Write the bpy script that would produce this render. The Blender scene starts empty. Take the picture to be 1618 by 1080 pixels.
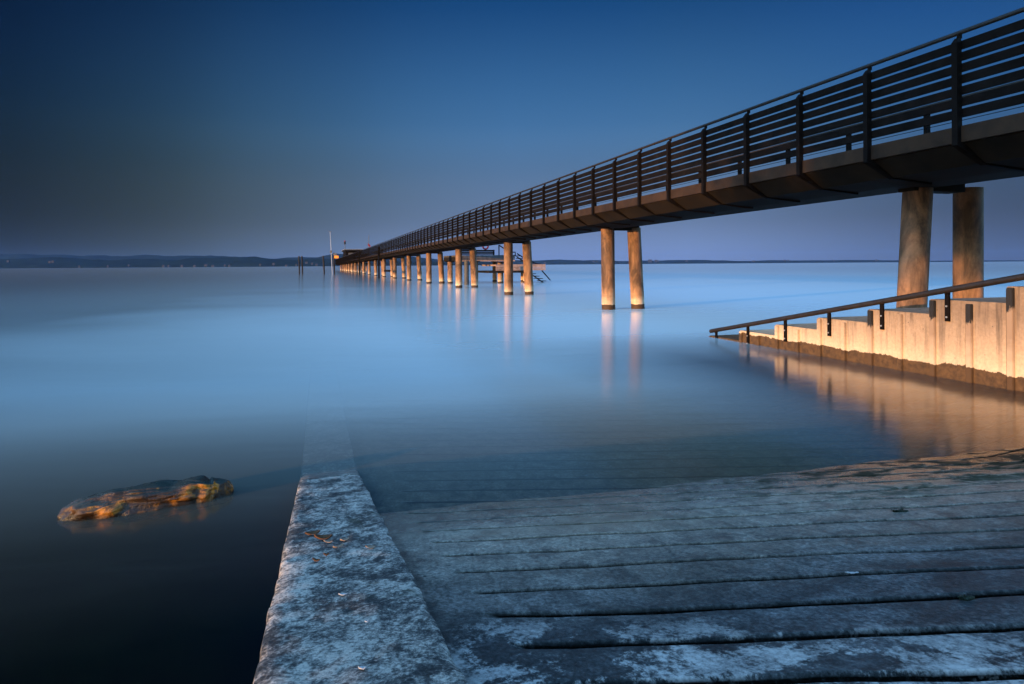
import bpy, bmesh, math, random
from mathutils import Vector, Matrix, noise
R = math.radians
random.seed(7)
scene = bpy.context.scene
COL = scene.collection

# ------------------------------------------------------------------ camera
CAM_H = 1.39
cd = bpy.data.cameras.new("camera")
cam = bpy.data.objects.new("camera", cd)
COL.objects.link(cam)
cam.location = (0, 0, CAM_H)
rho = 0.0068                                   # slight roll of the hand-levelled tripod
cam.matrix_world = Matrix.Translation((0, 0, CAM_H)) @ Matrix((
    (math.cos(rho), math.sin(rho), 0, 0), (0, 0, -1, 0), (-math.sin(rho), math.cos(rho), 0, 0), (0, 0, 0, 1)))
cd.sensor_width = 36.0
cd.lens = 1079.0 / 1618.0 * 36.0
cd.shift_y = -122.0 / 1618.0
cd.clip_start = 0.05
cd.clip_end = 30000
scene.camera = cam

# ------------------------------------------------------------------ sky, sun, exposure
UK = Vector((-0.2728, 0.9621, 0))                         # horizontal direction of the slipway, towards the lake
SUN_EL, SUN_DIR = R(4.5), Vector((-0.741, -0.671))      # low evening sun behind and left of the camera
SUN_ROT = math.atan2(SUN_DIR.x, SUN_DIR.y) % (2 * math.pi)
SKY = 0.15
world = bpy.data.worlds.new("World")
scene.world = world
world.use_nodes = True
nt = world.node_tree
nt.nodes.clear()
def wn(kind, **kw):
    n = nt.nodes.new(kind)
    for k, v in kw.items(): setattr(n, k, v)
    return n
def wmath(op, a, b=None, clamp=False):
    n = wn("ShaderNodeMath", operation=op, use_clamp=clamp)
    for i, v in enumerate((a, b)):
        if v is None: continue
        if hasattr(v, "node"): nt.links.new(v, n.inputs[i])
        else: n.inputs[i].default_value = v
    return n.outputs[0]
def wramp(fac, stops):
    n = wn("ShaderNodeValToRGB")
    n.color_ramp.interpolation = 'CARDINAL' if len(stops) > 3 else 'EASE'
    el = n.color_ramp.elements
    while len(el) < len(stops): el.new(0.5)
    for e, (p, c) in zip(el, stops):
        e.position = p
        e.color = (*c, 1) if isinstance(c, tuple) else (c, c, c, 1)
    nt.links.new(fac, n.inputs[0])
    return n.outputs[0]
sky = wn("ShaderNodeTexSky", sky_type='NISHITA', sun_disc=False)
sky.sun_elevation, sky.sun_rotation = SUN_EL, SUN_ROT
sky.air_density, sky.dust_density, sky.ozone_density = 1.0, 1.2, 2.5
geo = wn("ShaderNodeTexCoord")
sep = wn("ShaderNodeSeparateXYZ")
nt.links.new(geo.outputs["Generated"], sep.inputs[0])
dx, dy, dz = sep.outputs
# the half of the sky away from the sun: polarised deep blue overhead, violet band at the horizon, darker to the left
EXPO = 2.0
elev = wramp(wmath('MAXIMUM', dz, 0.0), [
    (0.0, (0.19, 0.28, 0.53)), (0.026, (0.18, 0.27, 0.50)), (0.06, (0.138, 0.21, 0.365)), (0.127, (0.098, 0.185, 0.335)),
    (0.20, (0.056, 0.163, 0.350)), (0.35, (0.0105, 0.068, 0.210)), (0.5, (0.007, 0.045, 0.15)), (1.0, (0.004, 0.03, 0.11))])
hor = wmath('SQRT', wmath('ADD', wmath('MULTIPLY', dx, dx), wmath('ADD', wmath('MULTIPLY', dy, dy), 1e-6)))
saz = wmath('ADD', wmath('MULTIPLY', wmath('DIVIDE', dx, hor), 0.5), 0.5)
az_low = wramp(saz, [(0.0, (.10, .10, .075)), (0.207, (.12, .12, .085)), (0.30, (.41, .40, .30)), (0.40, (.78, .77, .70)), (0.5, 1.0), (0.64, 0.96), (0.79, 0.44), (1.0, 0.4)])
az_high = wramp(saz, [(0.0, 0.12), (0.207, (0.11, 0.14, 0.17)), (0.30, 0.45), (0.40, 0.80), (0.5, 1.0), (0.64, 0.97), (0.79, (0.62, 0.8, 0.95)), (1.0, 0.7)])
azm = wn("ShaderNodeMix", data_type='RGBA')
nt.links.new(wramp(dz, [(0.05, 0.0), (0.32, 1.0)]), azm.inputs[0]); nt.links.new(az_low, azm.inputs[6]); nt.links.new(az_high, azm.inputs[7])
front = wn("ShaderNodeMix", data_type='RGBA', blend_type='MULTIPLY')
front.inputs[0].default_value = 1.0
nt.links.new(elev, front.inputs[6]); nt.links.new(azm.outputs[2], front.inputs[7])
sc = wn("ShaderNodeVectorMath", operation='SCALE'); sc.inputs[3].default_value = 1.0 / SKY / 2 ** EXPO
nt.links.new(front.outputs[2], sc.inputs[0])
ang = wmath('ADD', wmath('MULTIPLY', dy, 0.985), wmath('MULTIPLY', dz, 0.17))
fac = wramp(ang, [(0.50, 0.0), (0.76, 1.0)])
mix = wn("ShaderNodeMix", data_type='RGBA')
tint = wn("ShaderNodeMix", data_type='RGBA', blend_type='MULTIPLY'); tint.inputs[0].default_value = 1.0
tcol = wramp(dz, [(0.02, (0.22, 0.26, 0.28)), (0.42, (1.85, 2.40, 2.75))])   # clear blue-hour sky overhead, dimmer low down behind the camera
nt.links.new(tcol, tint.inputs[7])
nt.links.new(sky.outputs[0], tint.inputs[6])
nt.links.new(fac, mix.inputs[0]); nt.links.new(tint.outputs[2], mix.inputs[6]); nt.links.new(sc.outputs[0], mix.inputs[7])
bg = wn("ShaderNodeBackground"); bg.inputs[1].default_value = SKY
nt.links.new(mix.outputs[2], bg.inputs[0])
wo = wn("ShaderNodeOutputWorld"); nt.links.new(bg.outputs[0], wo.inputs[0])

sl = bpy.data.lights.new("sun", 'SUN')
sl.energy, sl.angle, sl.color = 2.0, R(0.5), (1.0, 0.54, 0.23)
sun = bpy.data.objects.new("sun", sl); COL.objects.link(sun)
sv = Vector((SUN_DIR.x * math.cos(SUN_EL), SUN_DIR.y * math.cos(SUN_EL), math.sin(SUN_EL)))
sun.rotation_euler = sv.to_track_quat('Z', 'Y').to_euler()
sun.location = (-30, -25, 20)

scene.view_settings.view_transform = 'Standard'
scene.view_settings.look = 'None'
scene.view_settings.exposure = EXPO
scene.view_settings.gamma = 1.0
cy = scene.cycles
cy.use_denoising = True
cy.max_bounces = 8; cy.diffuse_bounces = 3; cy.glossy_bounces = 4; cy.transmission_bounces = 6
cy.volume_bounces = 0
cy.sample_clamp_indirect = 4.0
cy.blur_glossy = 0.5

# ------------------------------------------------------------------ materials
def material(name):
    m = bpy.data.materials.new(name); m.use_nodes = True
    t = m.node_tree; t.nodes.clear()
    return m, t
class N:
    """small wrapper to write node trees as expressions"""
    def __init__(s, t): s.t = t
    def node(s, kind, ins=None, **kw):
        n = s.t.nodes.new(kind)
        for k, v in kw.items(): setattr(n, k, v)
        for k, v in (ins or {}).items():
            if hasattr(v, "node"): s.t.links.new(v, n.inputs[k])
            else: n.inputs[k].default_value = v
        return n
    def pos(s): return s.node("ShaderNodeNewGeometry").outputs["Position"]
    def obj(s): return s.node("ShaderNodeTexCoord").outputs["Object"]
    def gen(s): return s.node("ShaderNodeTexCoord").outputs["Generated"]
    def scale(s, v, x, y, z, rot=0.0):
        return s.node("ShaderNodeMapping", {0: v, 2: (0, 0, rot), 3: (x, y, z)}).outputs[0]
    def noise(s, v, sc, det=6, rough=0.6, dist=0.0):
        return s.node("ShaderNodeTexNoise", {"Vector": v, "Scale": sc, "Detail": det, "Roughness": rough, "Distortion": dist}).outputs[0]
    def m(s, op, a, b=0.0, clamp=False):
        return s.node("ShaderNodeMath", {0: a, 1: b}, operation=op, use_clamp=clamp).outputs[0]
    def ramp(s, f, stops, interp='LINEAR'):
        n = s.node("ShaderNodeValToRGB", {0: f}); n.color_ramp.interpolation = interp
        el = n.color_ramp.elements
        while len(el) < len(stops): el.new(0.5)
        for e, (p, c) in zip(el, stops):
            e.position = p; e.color = (*c, 1) if isinstance(c, tuple) else (c, c, c, 1)
        return n.outputs[0]
    def mix(s, f, a, b, blend='MIX'):
        n = s.node("ShaderNodeMix", {0: f}, data_type='RGBA', blend_type=blend)
        for i, v in ((6, a), (7, b)):
            if hasattr(v, "node"): s.t.links.new(v, n.inputs[i])
            else: n.inputs[i].default_value = (*v, 1)
        return n.outputs[2]
    def z(s, v): return s.node("ShaderNodeSeparateXYZ", {0: v}).outputs[2]
    def bump(s, h, strength=0.5, dist=0.02):
        return s.node("ShaderNodeBump", {"Height": h, "Strength": strength, "Distance": dist}).outputs[0]
    def bsdf(s, color, rough=0.7, normal=None, metal=0.0, spec=0.4):
        ins = {"Base Color": color if hasattr(color, "node") else (*color, 1), "Roughness": rough, "Metallic": metal, "Specular IOR Level": spec}
        if normal is not None: ins["Normal"] = normal
        b = s.node("ShaderNodeBsdfPrincipled", ins)
        o = s.node("ShaderNodeOutputMaterial", {0: b.outputs[0]})
        return b

def algae_mask(n, p, level, amp):
    """1 below a ragged line just above the water"""
    w = n.m('ADD', n.m('MULTIPLY', n.noise(n.scale(p, 1, 1, 0.15), 1.7, 3, 0.6), 0.45), n.m('MULTIPLY', n.noise(n.scale(p, 1, 1, 0.35), 7.0, 8, 0.75), 0.55))
    e = n.m('ADD', n.m('MULTIPLY', n.m('SUBTRACT', w, 0.5), amp), level)
    d = n.m('SUBTRACT', e, n.z(p))
    return n.m('MULTIPLY', d, 120.0, clamp=True)

def mat_simple(name, c, rough=0.7, var=0.25, sc=6.0, metal=0.0, bump=0.3, bsc=None, spec=0.2):
    m, t = material(name); n = N(t); p = n.obj()
    a = n.noise(p, sc, 8, 0.65)
    col = n.ramp(a, [(0.3, tuple(x * (1 - var) for x in c)), (0.7, tuple(min(1, x * (1 + var)) for x in c))])
    n.bsdf(col, rough, n.bump(n.noise(p, bsc or sc * 6, 6, 0.7), bump, 0.01), metal, spec)
    return m

def mat_pile():
    m, t = material("weathered pile concrete"); n = N(t); p = n.pos()
    big = n.noise(n.scale(p, 1, 1, 0.35), 3.2, 8, 0.68, 0.6)
    streak = n.noise(n.scale(p, 5, 5, 0.35), 2.2, 6, 0.6)
    fine = n.noise(p, 22, 8, 0.7)
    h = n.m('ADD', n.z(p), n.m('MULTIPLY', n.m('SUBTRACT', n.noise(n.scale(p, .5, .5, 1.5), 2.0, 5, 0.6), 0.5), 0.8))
    # light falloff put into the colour: pale foot, ruddier middle, dark upper shaft
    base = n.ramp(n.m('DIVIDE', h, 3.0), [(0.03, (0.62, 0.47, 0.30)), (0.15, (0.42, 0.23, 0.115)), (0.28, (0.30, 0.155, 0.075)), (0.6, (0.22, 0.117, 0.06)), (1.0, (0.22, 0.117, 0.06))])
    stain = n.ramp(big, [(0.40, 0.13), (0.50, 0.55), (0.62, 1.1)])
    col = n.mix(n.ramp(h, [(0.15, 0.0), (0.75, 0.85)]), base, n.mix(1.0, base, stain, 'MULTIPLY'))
    col = n.mix(0.35, col, n.mix(1.0, col, n.ramp(streak, [(0.35, 0.5), (0.65, 1.3)]), 'MULTIPLY'))
    col = n.mix(0.5, col, n.mix(1.0, col, n.ramp(fine, [(0.35, 0.75), (0.65, 1.2)]), 'MULTIPLY'))
    al = algae_mask(n, p, 0.15, 0.24)
    col = n.mix(al, col, (0.055, 0.026, 0.009))
    n.bsdf(col, 0.75, n.bump(fine, 0.4, 0.012))
    return m

def mat_wall():
    m, t = material("stair wall concrete"); n = N(t); p = n.pos()
    big = n.noise(p, 1.7, 8, 0.65, 0.4)
    fine = n.noise(p, 30, 8, 0.7)
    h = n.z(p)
    base = n.ramp(n.m('ADD', h, n.m('MULTIPLY', n.m('SUBTRACT', big, 0.5), 0.5)), [(0.1, (0.60, 0.46, 0.29)), (0.35, (0.44, 0.31, 0.19)), (0.80, (0.23, 0.155, 0.095))])  # light falloff up the wall put into the colour, brightest near the water
    col = n.mix(0.6, base, n.mix(1.0, base, n.ramp(big, [(0.35, 0.65), (0.6, 1.2)]), 'MULTIPLY'))
    col = n.mix(0.5, col, n.mix(1.0, col, n.ramp(fine, [(0.32, 0.65), (0.62, 1.2)]), 'MULTIPLY'))
    pits = n.ramp(n.node("ShaderNodeTexVoronoi", {"Vector": p, "Scale": 7.0}).outputs[0], [(0.03, 1.0), (0.07, 0.0)])
    col = n.mix(n.m('MULTIPLY', pits, 0.8), col, (0.05, 0.04, 0.03))
    drip = n.ramp(n.noise(n.scale(p, 9, 9, 0.5), 1.6, 6, 0.65), [(0.50, 0.0), (0.66, 0.75)])
    col = n.mix(n.m('MULTIPLY', drip, n.ramp(h, [(0.15, 0.15), (0.7, 1.0)])), col, (0.06, 0.042, 0.028))
    al = algae_mask(n, p, 0.165, 0.26)
    ac = n.ramp(n.noise(p, 14, 6, 0.7), [(0.35, (0.04, 0.021, 0.007)), (0.65, (0.10, 0.052, 0.017))])
    col = n.mix(al, col, ac)
    n.bsdf(col, 0.8, n.bump(n.m('ADD', n.m('MULTIPLY', fine, 1.0), n.m('MULTIPLY', big, 0.6)), 0.35, 0.012))
    return m

def mat_kerb():
    m, t = material("pitted kerb concrete"); n = N(t); p = n.obj()
    q = n.scale(p, 1.1, 0.7, 1.0)
    blot = n.noise(q, 7.0, 10, 0.72, 0.5)
    mid = n.noise(q, 34, 8, 0.78)
    fine = n.noise(p, 110, 8, 0.75)
    col = n.ramp(n.m('ADD', n.m('MULTIPLY', blot, 0.38), n.m('ADD', n.m('MULTIPLY', mid, 0.37), n.m('MULTIPLY', fine, 0.25))),
                 [(0.445, (0.025, 0.027, 0.027)), (0.485, (0.10, 0.096, 0.086)), (0.515, (0.29, 0.265, 0.225)), (0.56, (0.64, 0.57, 0.47))])
    col = n.mix(0.7, col, n.mix(1.0, col, n.ramp(fine, [(0.35, 0.55), (0.62, 1.3)]), 'MULTIPLY'))
    pit = n.ramp(n.node("ShaderNodeTexVoronoi", {"Vector": p, "Scale": 34.0}).outputs[0], [(0.12, 0.9), (0.24, 0.0)])
    col = n.mix(n.m('MULTIPLY', pit, n.ramp(blot, [(0.42, 1.0), (0.6, 0.25)])), col, (0.02, 0.023, 0.023))
    rust = n.ramp(n.noise(p, 9.0, 6, 0.65), [(0.64, 0.0), (0.74, 0.6)])
    col = n.mix(rust, col, (0.22, 0.13, 0.06))
    moss = n.ramp(n.noise(q, 3.0, 8, 0.7, 0.6), [(0.60, 0.0), (0.68, 0.85)])
    col = n.mix(moss, col, (0.035, 0.04, 0.022))
    hgt = n.m('ADD', n.m('SUBTRACT', n.m('MULTIPLY', mid, 1.2), n.m('MULTIPLY', pit, 0.4)), n.m('MULTIPLY', fine, 0.6))
    wz = n.m('ADD', n.z(n.pos()), n.m('MULTIPLY', n.m('SUBTRACT', blot, 0.5), 0.04))
    wet = n.ramp(wz, [(0.0, 0.25), (0.10, 0.7)])
    col = n.mix(n.ramp(wz, [(0.05, 0.75), (0.065, 0.0)]), col, (0.12, 0.115, 0.10))
    n.bsdf(col, wet, n.bump(hgt, 0.85, 0.02), spec=0.35)
    return m

def mat_slip():
    m, t = material("slipway concrete"); n = N(t); p = n.obj()       # object x runs across, y down the ramp
    s = n.node("ShaderNodeSeparateXYZ", {0: p}); ox, oy = s.outputs[0], s.outputs[1]
    blot = n.noise(n.scale(p, 0.7, 1.6, 1), 1.6, 10, 0.68, 0.7)
    mid = n.noise(n.scale(p, 1, 0.6, 1), 11.0, 9, 0.74)
    fine = n.noise(n.scale(p, 1, 0.75, 1), 70, 8, 0.8)
    col = n.ramp(n.m('ADD', n.m('MULTIPLY', blot, 0.5), n.m('ADD', n.m('MULTIPLY', mid, 0.3), n.m('MULTIPLY', fine, 0.2))),
                 [(0.42, (0.012, 0.014, 0.013)), (0.50, (0.035, 0.038, 0.036)), (0.57, (0.09, 0.092, 0.088)), (0.66, (0.2, 0.2, 0.19))])
    damp = n.m('MULTIPLY', n.m('SUBTRACT', oy, 1.75), 0.9, clamp=True)
    col = n.mix(n.m('MULTIPLY', damp, 0.8), col, n.ramp(mid, [(0.38, (0.15, 0.13, 0.10)), (0.62, (0.44, 0.37, 0.275))]))
    col = n.mix(0.9, col, n.mix(1.0, col, n.ramp(fine, [(0.38, 0.35), (0.5, 0.95), (0.62, 1.7)]), 'MULTIPLY'))
    # dried pale scum in patches on the upper, drier end beside the kerb
    d1 = n.m('MULTIPLY', n.m('SUBTRACT', n.m('SUBTRACT', 2.30, oy), n.m('MULTIPLY', ox, 0.55)), 3.0, clamp=True)
    pat = n.ramp(n.m('ADD', n.m('MULTIPLY', n.noise(n.scale(p, 1, 1.3, 1), 2.6, 6, 0.62, 0.5), 0.6), n.m('ADD', n.m('MULTIPLY', mid, 0.22), n.m('MULTIPLY', fine, 0.18))), [(0.49, 0.0), (0.525, 1.0)])
    dry = n.m('MULTIPLY', d1, pat)
    col = n.mix(dry, col, n.ramp(n.m('ADD', n.m('MULTIPLY', mid, .5), n.m('MULTIPLY', fine, .5)), [(0.42, (0.05, 0.048, 0.043)), (0.48, (0.25, 0.235, 0.21)), (0.58, (0.52, 0.48, 0.42))]))
    pit = n.ramp(n.node("ShaderNodeTexVoronoi", {"Vector": n.scale(p, 1, 0.7, 1), "Scale": 26.0}).outputs[0], [(0.10, 0.85), (0.22, 0.0)])
    col = n.mix(n.m('MULTIPLY', pit, n.ramp(n.noise(p, 5.0, 5, 0.65), [(0.46, 0.0), (0.56, 1.0)])), col, (0.016, 0.018, 0.017))
    # green film near the water's edge, mostly out to the right
    g1 = n.m('MULTIPLY', n.m('SUBTRACT', ox, 1.2), 0.5, clamp=True)
    g2 = n.m('MULTIPLY', n.m('SUBTRACT', oy, 2.55), 2.5, clamp=True)
    gp = n.ramp(n.noise(n.scale(p, 1, 1.3, 1), 3.6, 8, 0.72, 0.6), [(0.48, 0.0), (0.58, 0.85)])
    tan = n.ramp(n.noise(p, 1.1, 5, 0.6), [(0.45, 0.0), (0.65, 0.5)])
    col = n.mix(n.m('MULTIPLY', tan, g2), col, (0.20, 0.15, 0.09))
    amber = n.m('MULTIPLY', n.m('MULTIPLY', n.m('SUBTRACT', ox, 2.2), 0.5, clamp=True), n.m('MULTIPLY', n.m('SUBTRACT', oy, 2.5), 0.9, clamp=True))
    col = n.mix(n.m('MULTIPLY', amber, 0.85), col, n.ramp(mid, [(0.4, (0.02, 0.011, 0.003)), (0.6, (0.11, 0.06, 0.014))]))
    green = n.m('MULTIPLY', n.m('MULTIPLY', g1, g2), gp)
    col = n.mix(green, col, (0.014, 0.024, 0.010))
    edge_shade = n.ramp(n.m('ADD', ox, n.m('MULTIPLY', n.m('SUBTRACT', mid, 0.5), 0.25)), [(0.27, 0.95), (0.37, 0.0)])  # contact shade along the kerb put into the colour as a ragged strip
    col = n.mix(edge_shade, col, (0.012, 0.014, 0.012))
    gv = n.ramp(n.node("ShaderNodeAttribute", attribute_name="groove").outputs["Fac"], [(0.0, 0.0), (0.3, 1.0)])
    gv = n.m('MULTIPLY', gv, n.ramp(n.noise(p, 60, 6, 0.7), [(0.30, 0.7), (0.5, 1.0)]), clamp=True)
    col = n.mix(gv, col, (0.004, 0.0045, 0.004))
    hz_ = n.m('ADD', n.z(n.pos()), n.m('MULTIPLY', n.m('SUBTRACT', n.noise(n.scale(p, 0.5, 1.2, 1), 2.2, 6, 0.65, 0.5), 0.5), 0.16))
    swash = n.ramp(hz_, [(0.0, 1.0), (0.05, 0.8), (0.16, 0.0)])
    col = n.mix(swash, col, n.mix(1.0, col, (0.50, 0.52, 0.50), 'MULTIPLY'))
    wetf = n.m('MULTIPLY', n.m('SUBTRACT', oy, 1.9), 0.8, clamp=True)
    rough = n.m('ADD', n.m('SUBTRACT', 0.62, n.m('MULTIPLY', wetf, 0.30)), n.m('MULTIPLY', n.m('SUBTRACT', blot, 0.5), 0.5))
    rough = n.m('MULTIPLY', rough, n.m('SUBTRACT', 1.0, n.m('MULTIPLY', swash, 0.55)))
    rough = n.m('ADD', rough, n.m('ADD', gv, n.m('MULTIPLY', green, 0.6)), clamp=True)
    n.bsdf(col, rough, n.bump(n.m('ADD', mid, n.m('MULTIPLY', fine, 0.5)), 0.5, 0.012), spec=n.m('MULTIPLY', n.m('MULTIPLY', n.m('SUBTRACT', 1.0, gv), n.m('SUBTRACT', 1.0, n.m('MULTIPLY', green, 0.9))), n.m('ADD', 0.34, n.m('MULTIPLY', swash, 0.2))))
    return m

def mat_water():
    m, t = material("lake water"); n = N(t); p = n.pos()
    sw = n.noise(n.scale(p, 0.35, 1.0, 1.0), 1.1, 4, 0.5, 0.8)
    nrm = n.bump(sw, 0.10, 0.05)
    fr = n.node("ShaderNodeFresnel", {"IOR": 1.38, "Normal": nrm}).outputs[0]
    gl = n.node("ShaderNodeBsdfGlossy", {"Color": (1, 1, 1, 1), "Roughness": 0.15, "Normal": nrm}).outputs[0]
    # water brightness put into an added diffuse colour, in broad drifting patches
    px_ = n.node("ShaderNodeSeparateXYZ", {0: p}).outputs[0]
    drift = n.m('MULTIPLY', n.m('SUBTRACT', n.noise(n.scale(p, 0.05, 0.10, 1), 1.0, 4, 0.5, 0.6), 0.5), 14.0)
    side = n.ramp(n.m('DIVIDE', n.m('ADD', n.m('ADD', px_, drift), 40.0), 60.0), [(0.0, 0.11), (0.45, 0.25), (0.66, 0.80), (1.0, 1.0)])
    film = n.ramp(fr, [(0.09, 0.0), (0.13, 0.12), (0.20, 0.28), (0.33, 0.46), (0.60, 0.56), (0.80, 0.38), (0.95, 0.10)])
    down = n.node("ShaderNodeVectorMath", {0: p, 1: tuple(UK)}, operation='DOT_PRODUCT').outputs["Value"]
    shore = n.ramp(n.m('DIVIDE', down, 14.0), [(0.27, 0.30), (0.50, 1.0)])           # the painted brightness fades towards the slipway and beside the stairway
    across = n.node("ShaderNodeVectorMath", {0: p, 1: (0.9587, 0.2843, 0)}, operation='DOT_PRODUCT').outputs["Value"]
    lee = n.m('MULTIPLY', n.m('DIVIDE', n.m('SUBTRACT', across, 3.0), 2.4, clamp=True), n.m('DIVIDE', n.m('SUBTRACT', 12.5, down), 4.0, clamp=True))
    shore = n.m('MULTIPLY', shore, n.m('SUBTRACT', 1.0, n.m('MULTIPLY', lee, 0.93)))
    amount = n.m('MULTIPLY', n.m('MULTIPLY', side, film), shore)
    silt = n.mix(n.ramp(n.m('DIVIDE', down, 14.0), [(0.28, 0.0), (0.62, 1.0)]), (0.56, 0.52, 0.38), (0.60, 0.86, 0.90))   # olive silt in the shallows, added brightness farther out
    df = n.node("ShaderNodeBsdfDiffuse", {"Color": n.mix(amount, (0, 0, 0), silt)}).outputs[0]
    rf = n.node("ShaderNodeBsdfRefraction", {"Color": (1, 0.99, 0.96, 1), "Roughness": 0.0, "IOR": 1.33, "Normal": nrm}).outputs[0]
    clear = n.node("ShaderNodeMixShader", {0: fr, 1: rf, 2: gl}).outputs[0]
    sh = n.node("ShaderNodeAddShader", {0: clear, 1: df}).outputs[0]
    v = n.node("ShaderNodeVolumePrincipled", {"Color": (0.25, 0.23, 0.14, 1), "Density": 2.5, "Anisotropy": 0.2, "Absorption Color": (0.50, 0.50, 0.38, 1)}).outputs[0]
    n.node("ShaderNodeOutputMaterial", {0: sh, 1: v})
    return m

def mat_rock():
    m, t = material("algae covered rock"); n = N(t); p = n.obj()
    a = n.noise(p, 5, 8, 0.7, 0.5)
    col = n.ramp(a, [(0.38, (0.006, 0.004, 0.0015)), (0.52, (0.05, 0.018, 0.002)), (0.60, (0.50, 0.17, 0.010))])
    up = n.ramp(n.m('ADD', n.z(n.node("ShaderNodeNewGeometry").outputs["Normal"]), n.m('MULTIPLY', n.m('SUBTRACT', a, 0.5), 0.8)), [(0.70, 0.0), (0.92, 1.0)])
    col = n.mix(up, col, (0.020, 0.026, 0.018))                 # dark water weed on the flat top
    dark = n.ramp(n.z(n.pos()), [(0.0, 0.8), (0.045, 0.0)])
    col = n.mix(dark, col, (0.010, 0.006, 0.002))
    n.bsdf(col, n.ramp(n.noise(p, 14), [(0.4, 0.25), (0.6, 0.55)]), n.bump(n.noise(p, 26, 8, 0.7), 0.6, 0.02), spec=0.4)
    return m

def mat_hill(name, c):
    m, t = material(name); n = N(t); p = n.pos()
    a = n.noise(n.scale(p, 1, 1, 3), 0.006, 8, 0.7)
    n.bsdf(n.ramp(a, [(0.35, tuple(x * .6 for x in c)), (0.65, tuple(x * 1.5 for x in c))]), 0.95, spec=0.0)
    return m

M = {}
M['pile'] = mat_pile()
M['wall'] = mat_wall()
M['kerb'] = mat_kerb()
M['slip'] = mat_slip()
M['water'] = mat_water()
M['rock'] = mat_rock()
M['slat'] = mat_simple("dark weathered timber", (0.006, 0.0045, 0.004), 0.8, 0.5, 4.0, spec=0.06)
M['post'] = mat_simple("dark railing steel", (0.006, 0.0045, 0.004), 0.7, 0.3, 8.0, spec=0.05)
M['rail'] = mat_simple("bronzed handrail", (0.020, 0.015, 0.012), 0.45, 0.35, 10.0, 0.0, spec=0.3)
M['fascia'] = mat_simple("rusty edge beam", (0.026, 0.014, 0.007), 0.8, 0.45, 3.0, bump=0.4)
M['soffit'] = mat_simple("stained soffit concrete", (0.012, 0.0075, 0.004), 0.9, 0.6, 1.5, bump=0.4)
M['deck'] = mat_simple("grey deck boards", (0.12, 0.11, 0.10), 0.8, 0.3, 3.0)
M['blacktop'] = mat_simple("tarred black timber", (0.012, 0.010, 0.009), 0.7, 0.4, 6.0)
M['bluewood'] = mat_simple("weathered slate timber", (0.07, 0.07, 0.075), 0.8, 0.4, 3.0)
M['redwood'] = mat_simple("reddish deck timber", (0.26, 0.17, 0.13), 0.8, 0.4, 3.0)
M['white'] = mat_simple("white painted metal", (0.30, 0.31, 0.33), 0.5, 0.1, 4.0)
M['orange'] = mat_simple("orange sign paint", (0.75, 0.24, 0.02), 0.5, 0.1, 4.0, bump=0.0)
M['red'] = mat_simple("red fabric", (0.22, 0.012, 0.02), 0.7, 0.2, 4.0)
M['grey'] = mat_simple("dull galvanised steel", (0.07, 0.07, 0.07), 0.6, 0.3, 6.0)
M['leaf'] = mat_simple("dry brown leaf", (0.11, 0.05, 0.022), 0.8, 0.5, 30.0)
M['leafpale'] = mat_simple("pale dry leaf", (0.28, 0.19, 0.13), 0.7, 0.4, 30.0)
M['chip'] = mat_simple("white shell", (0.42, 0.40, 0.38), 0.4, 0.15, 30.0)
M['weed'] = mat_simple("dark water weed", (0.02, 0.026, 0.014), 0.6, 0.5, 30.0)
M['bolt'] = mat_simple("bright bolt head", (0.55, 0.50, 0.45), 0.35, 0.1, 30.0, 0.7)
M['bed'] = mat_simple("lake bed silt and stones", (0.05, 0.06, 0.024), 0.9, 0.85, 1.4, bump=0.6)
M['hill'] = mat_hill("wooded hills", (0.010, 0.016, 0.012))
M['house'] = mat_simple("pale house render", (0.022, 0.024, 0.028), 0.8, 0.1, 1.0, bump=0.0)
M['roof'] = mat_simple("house roof tiles", (0.02, 0.016, 0.015), 0.9, 0.1, 1.0, bump=0.0)

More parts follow.
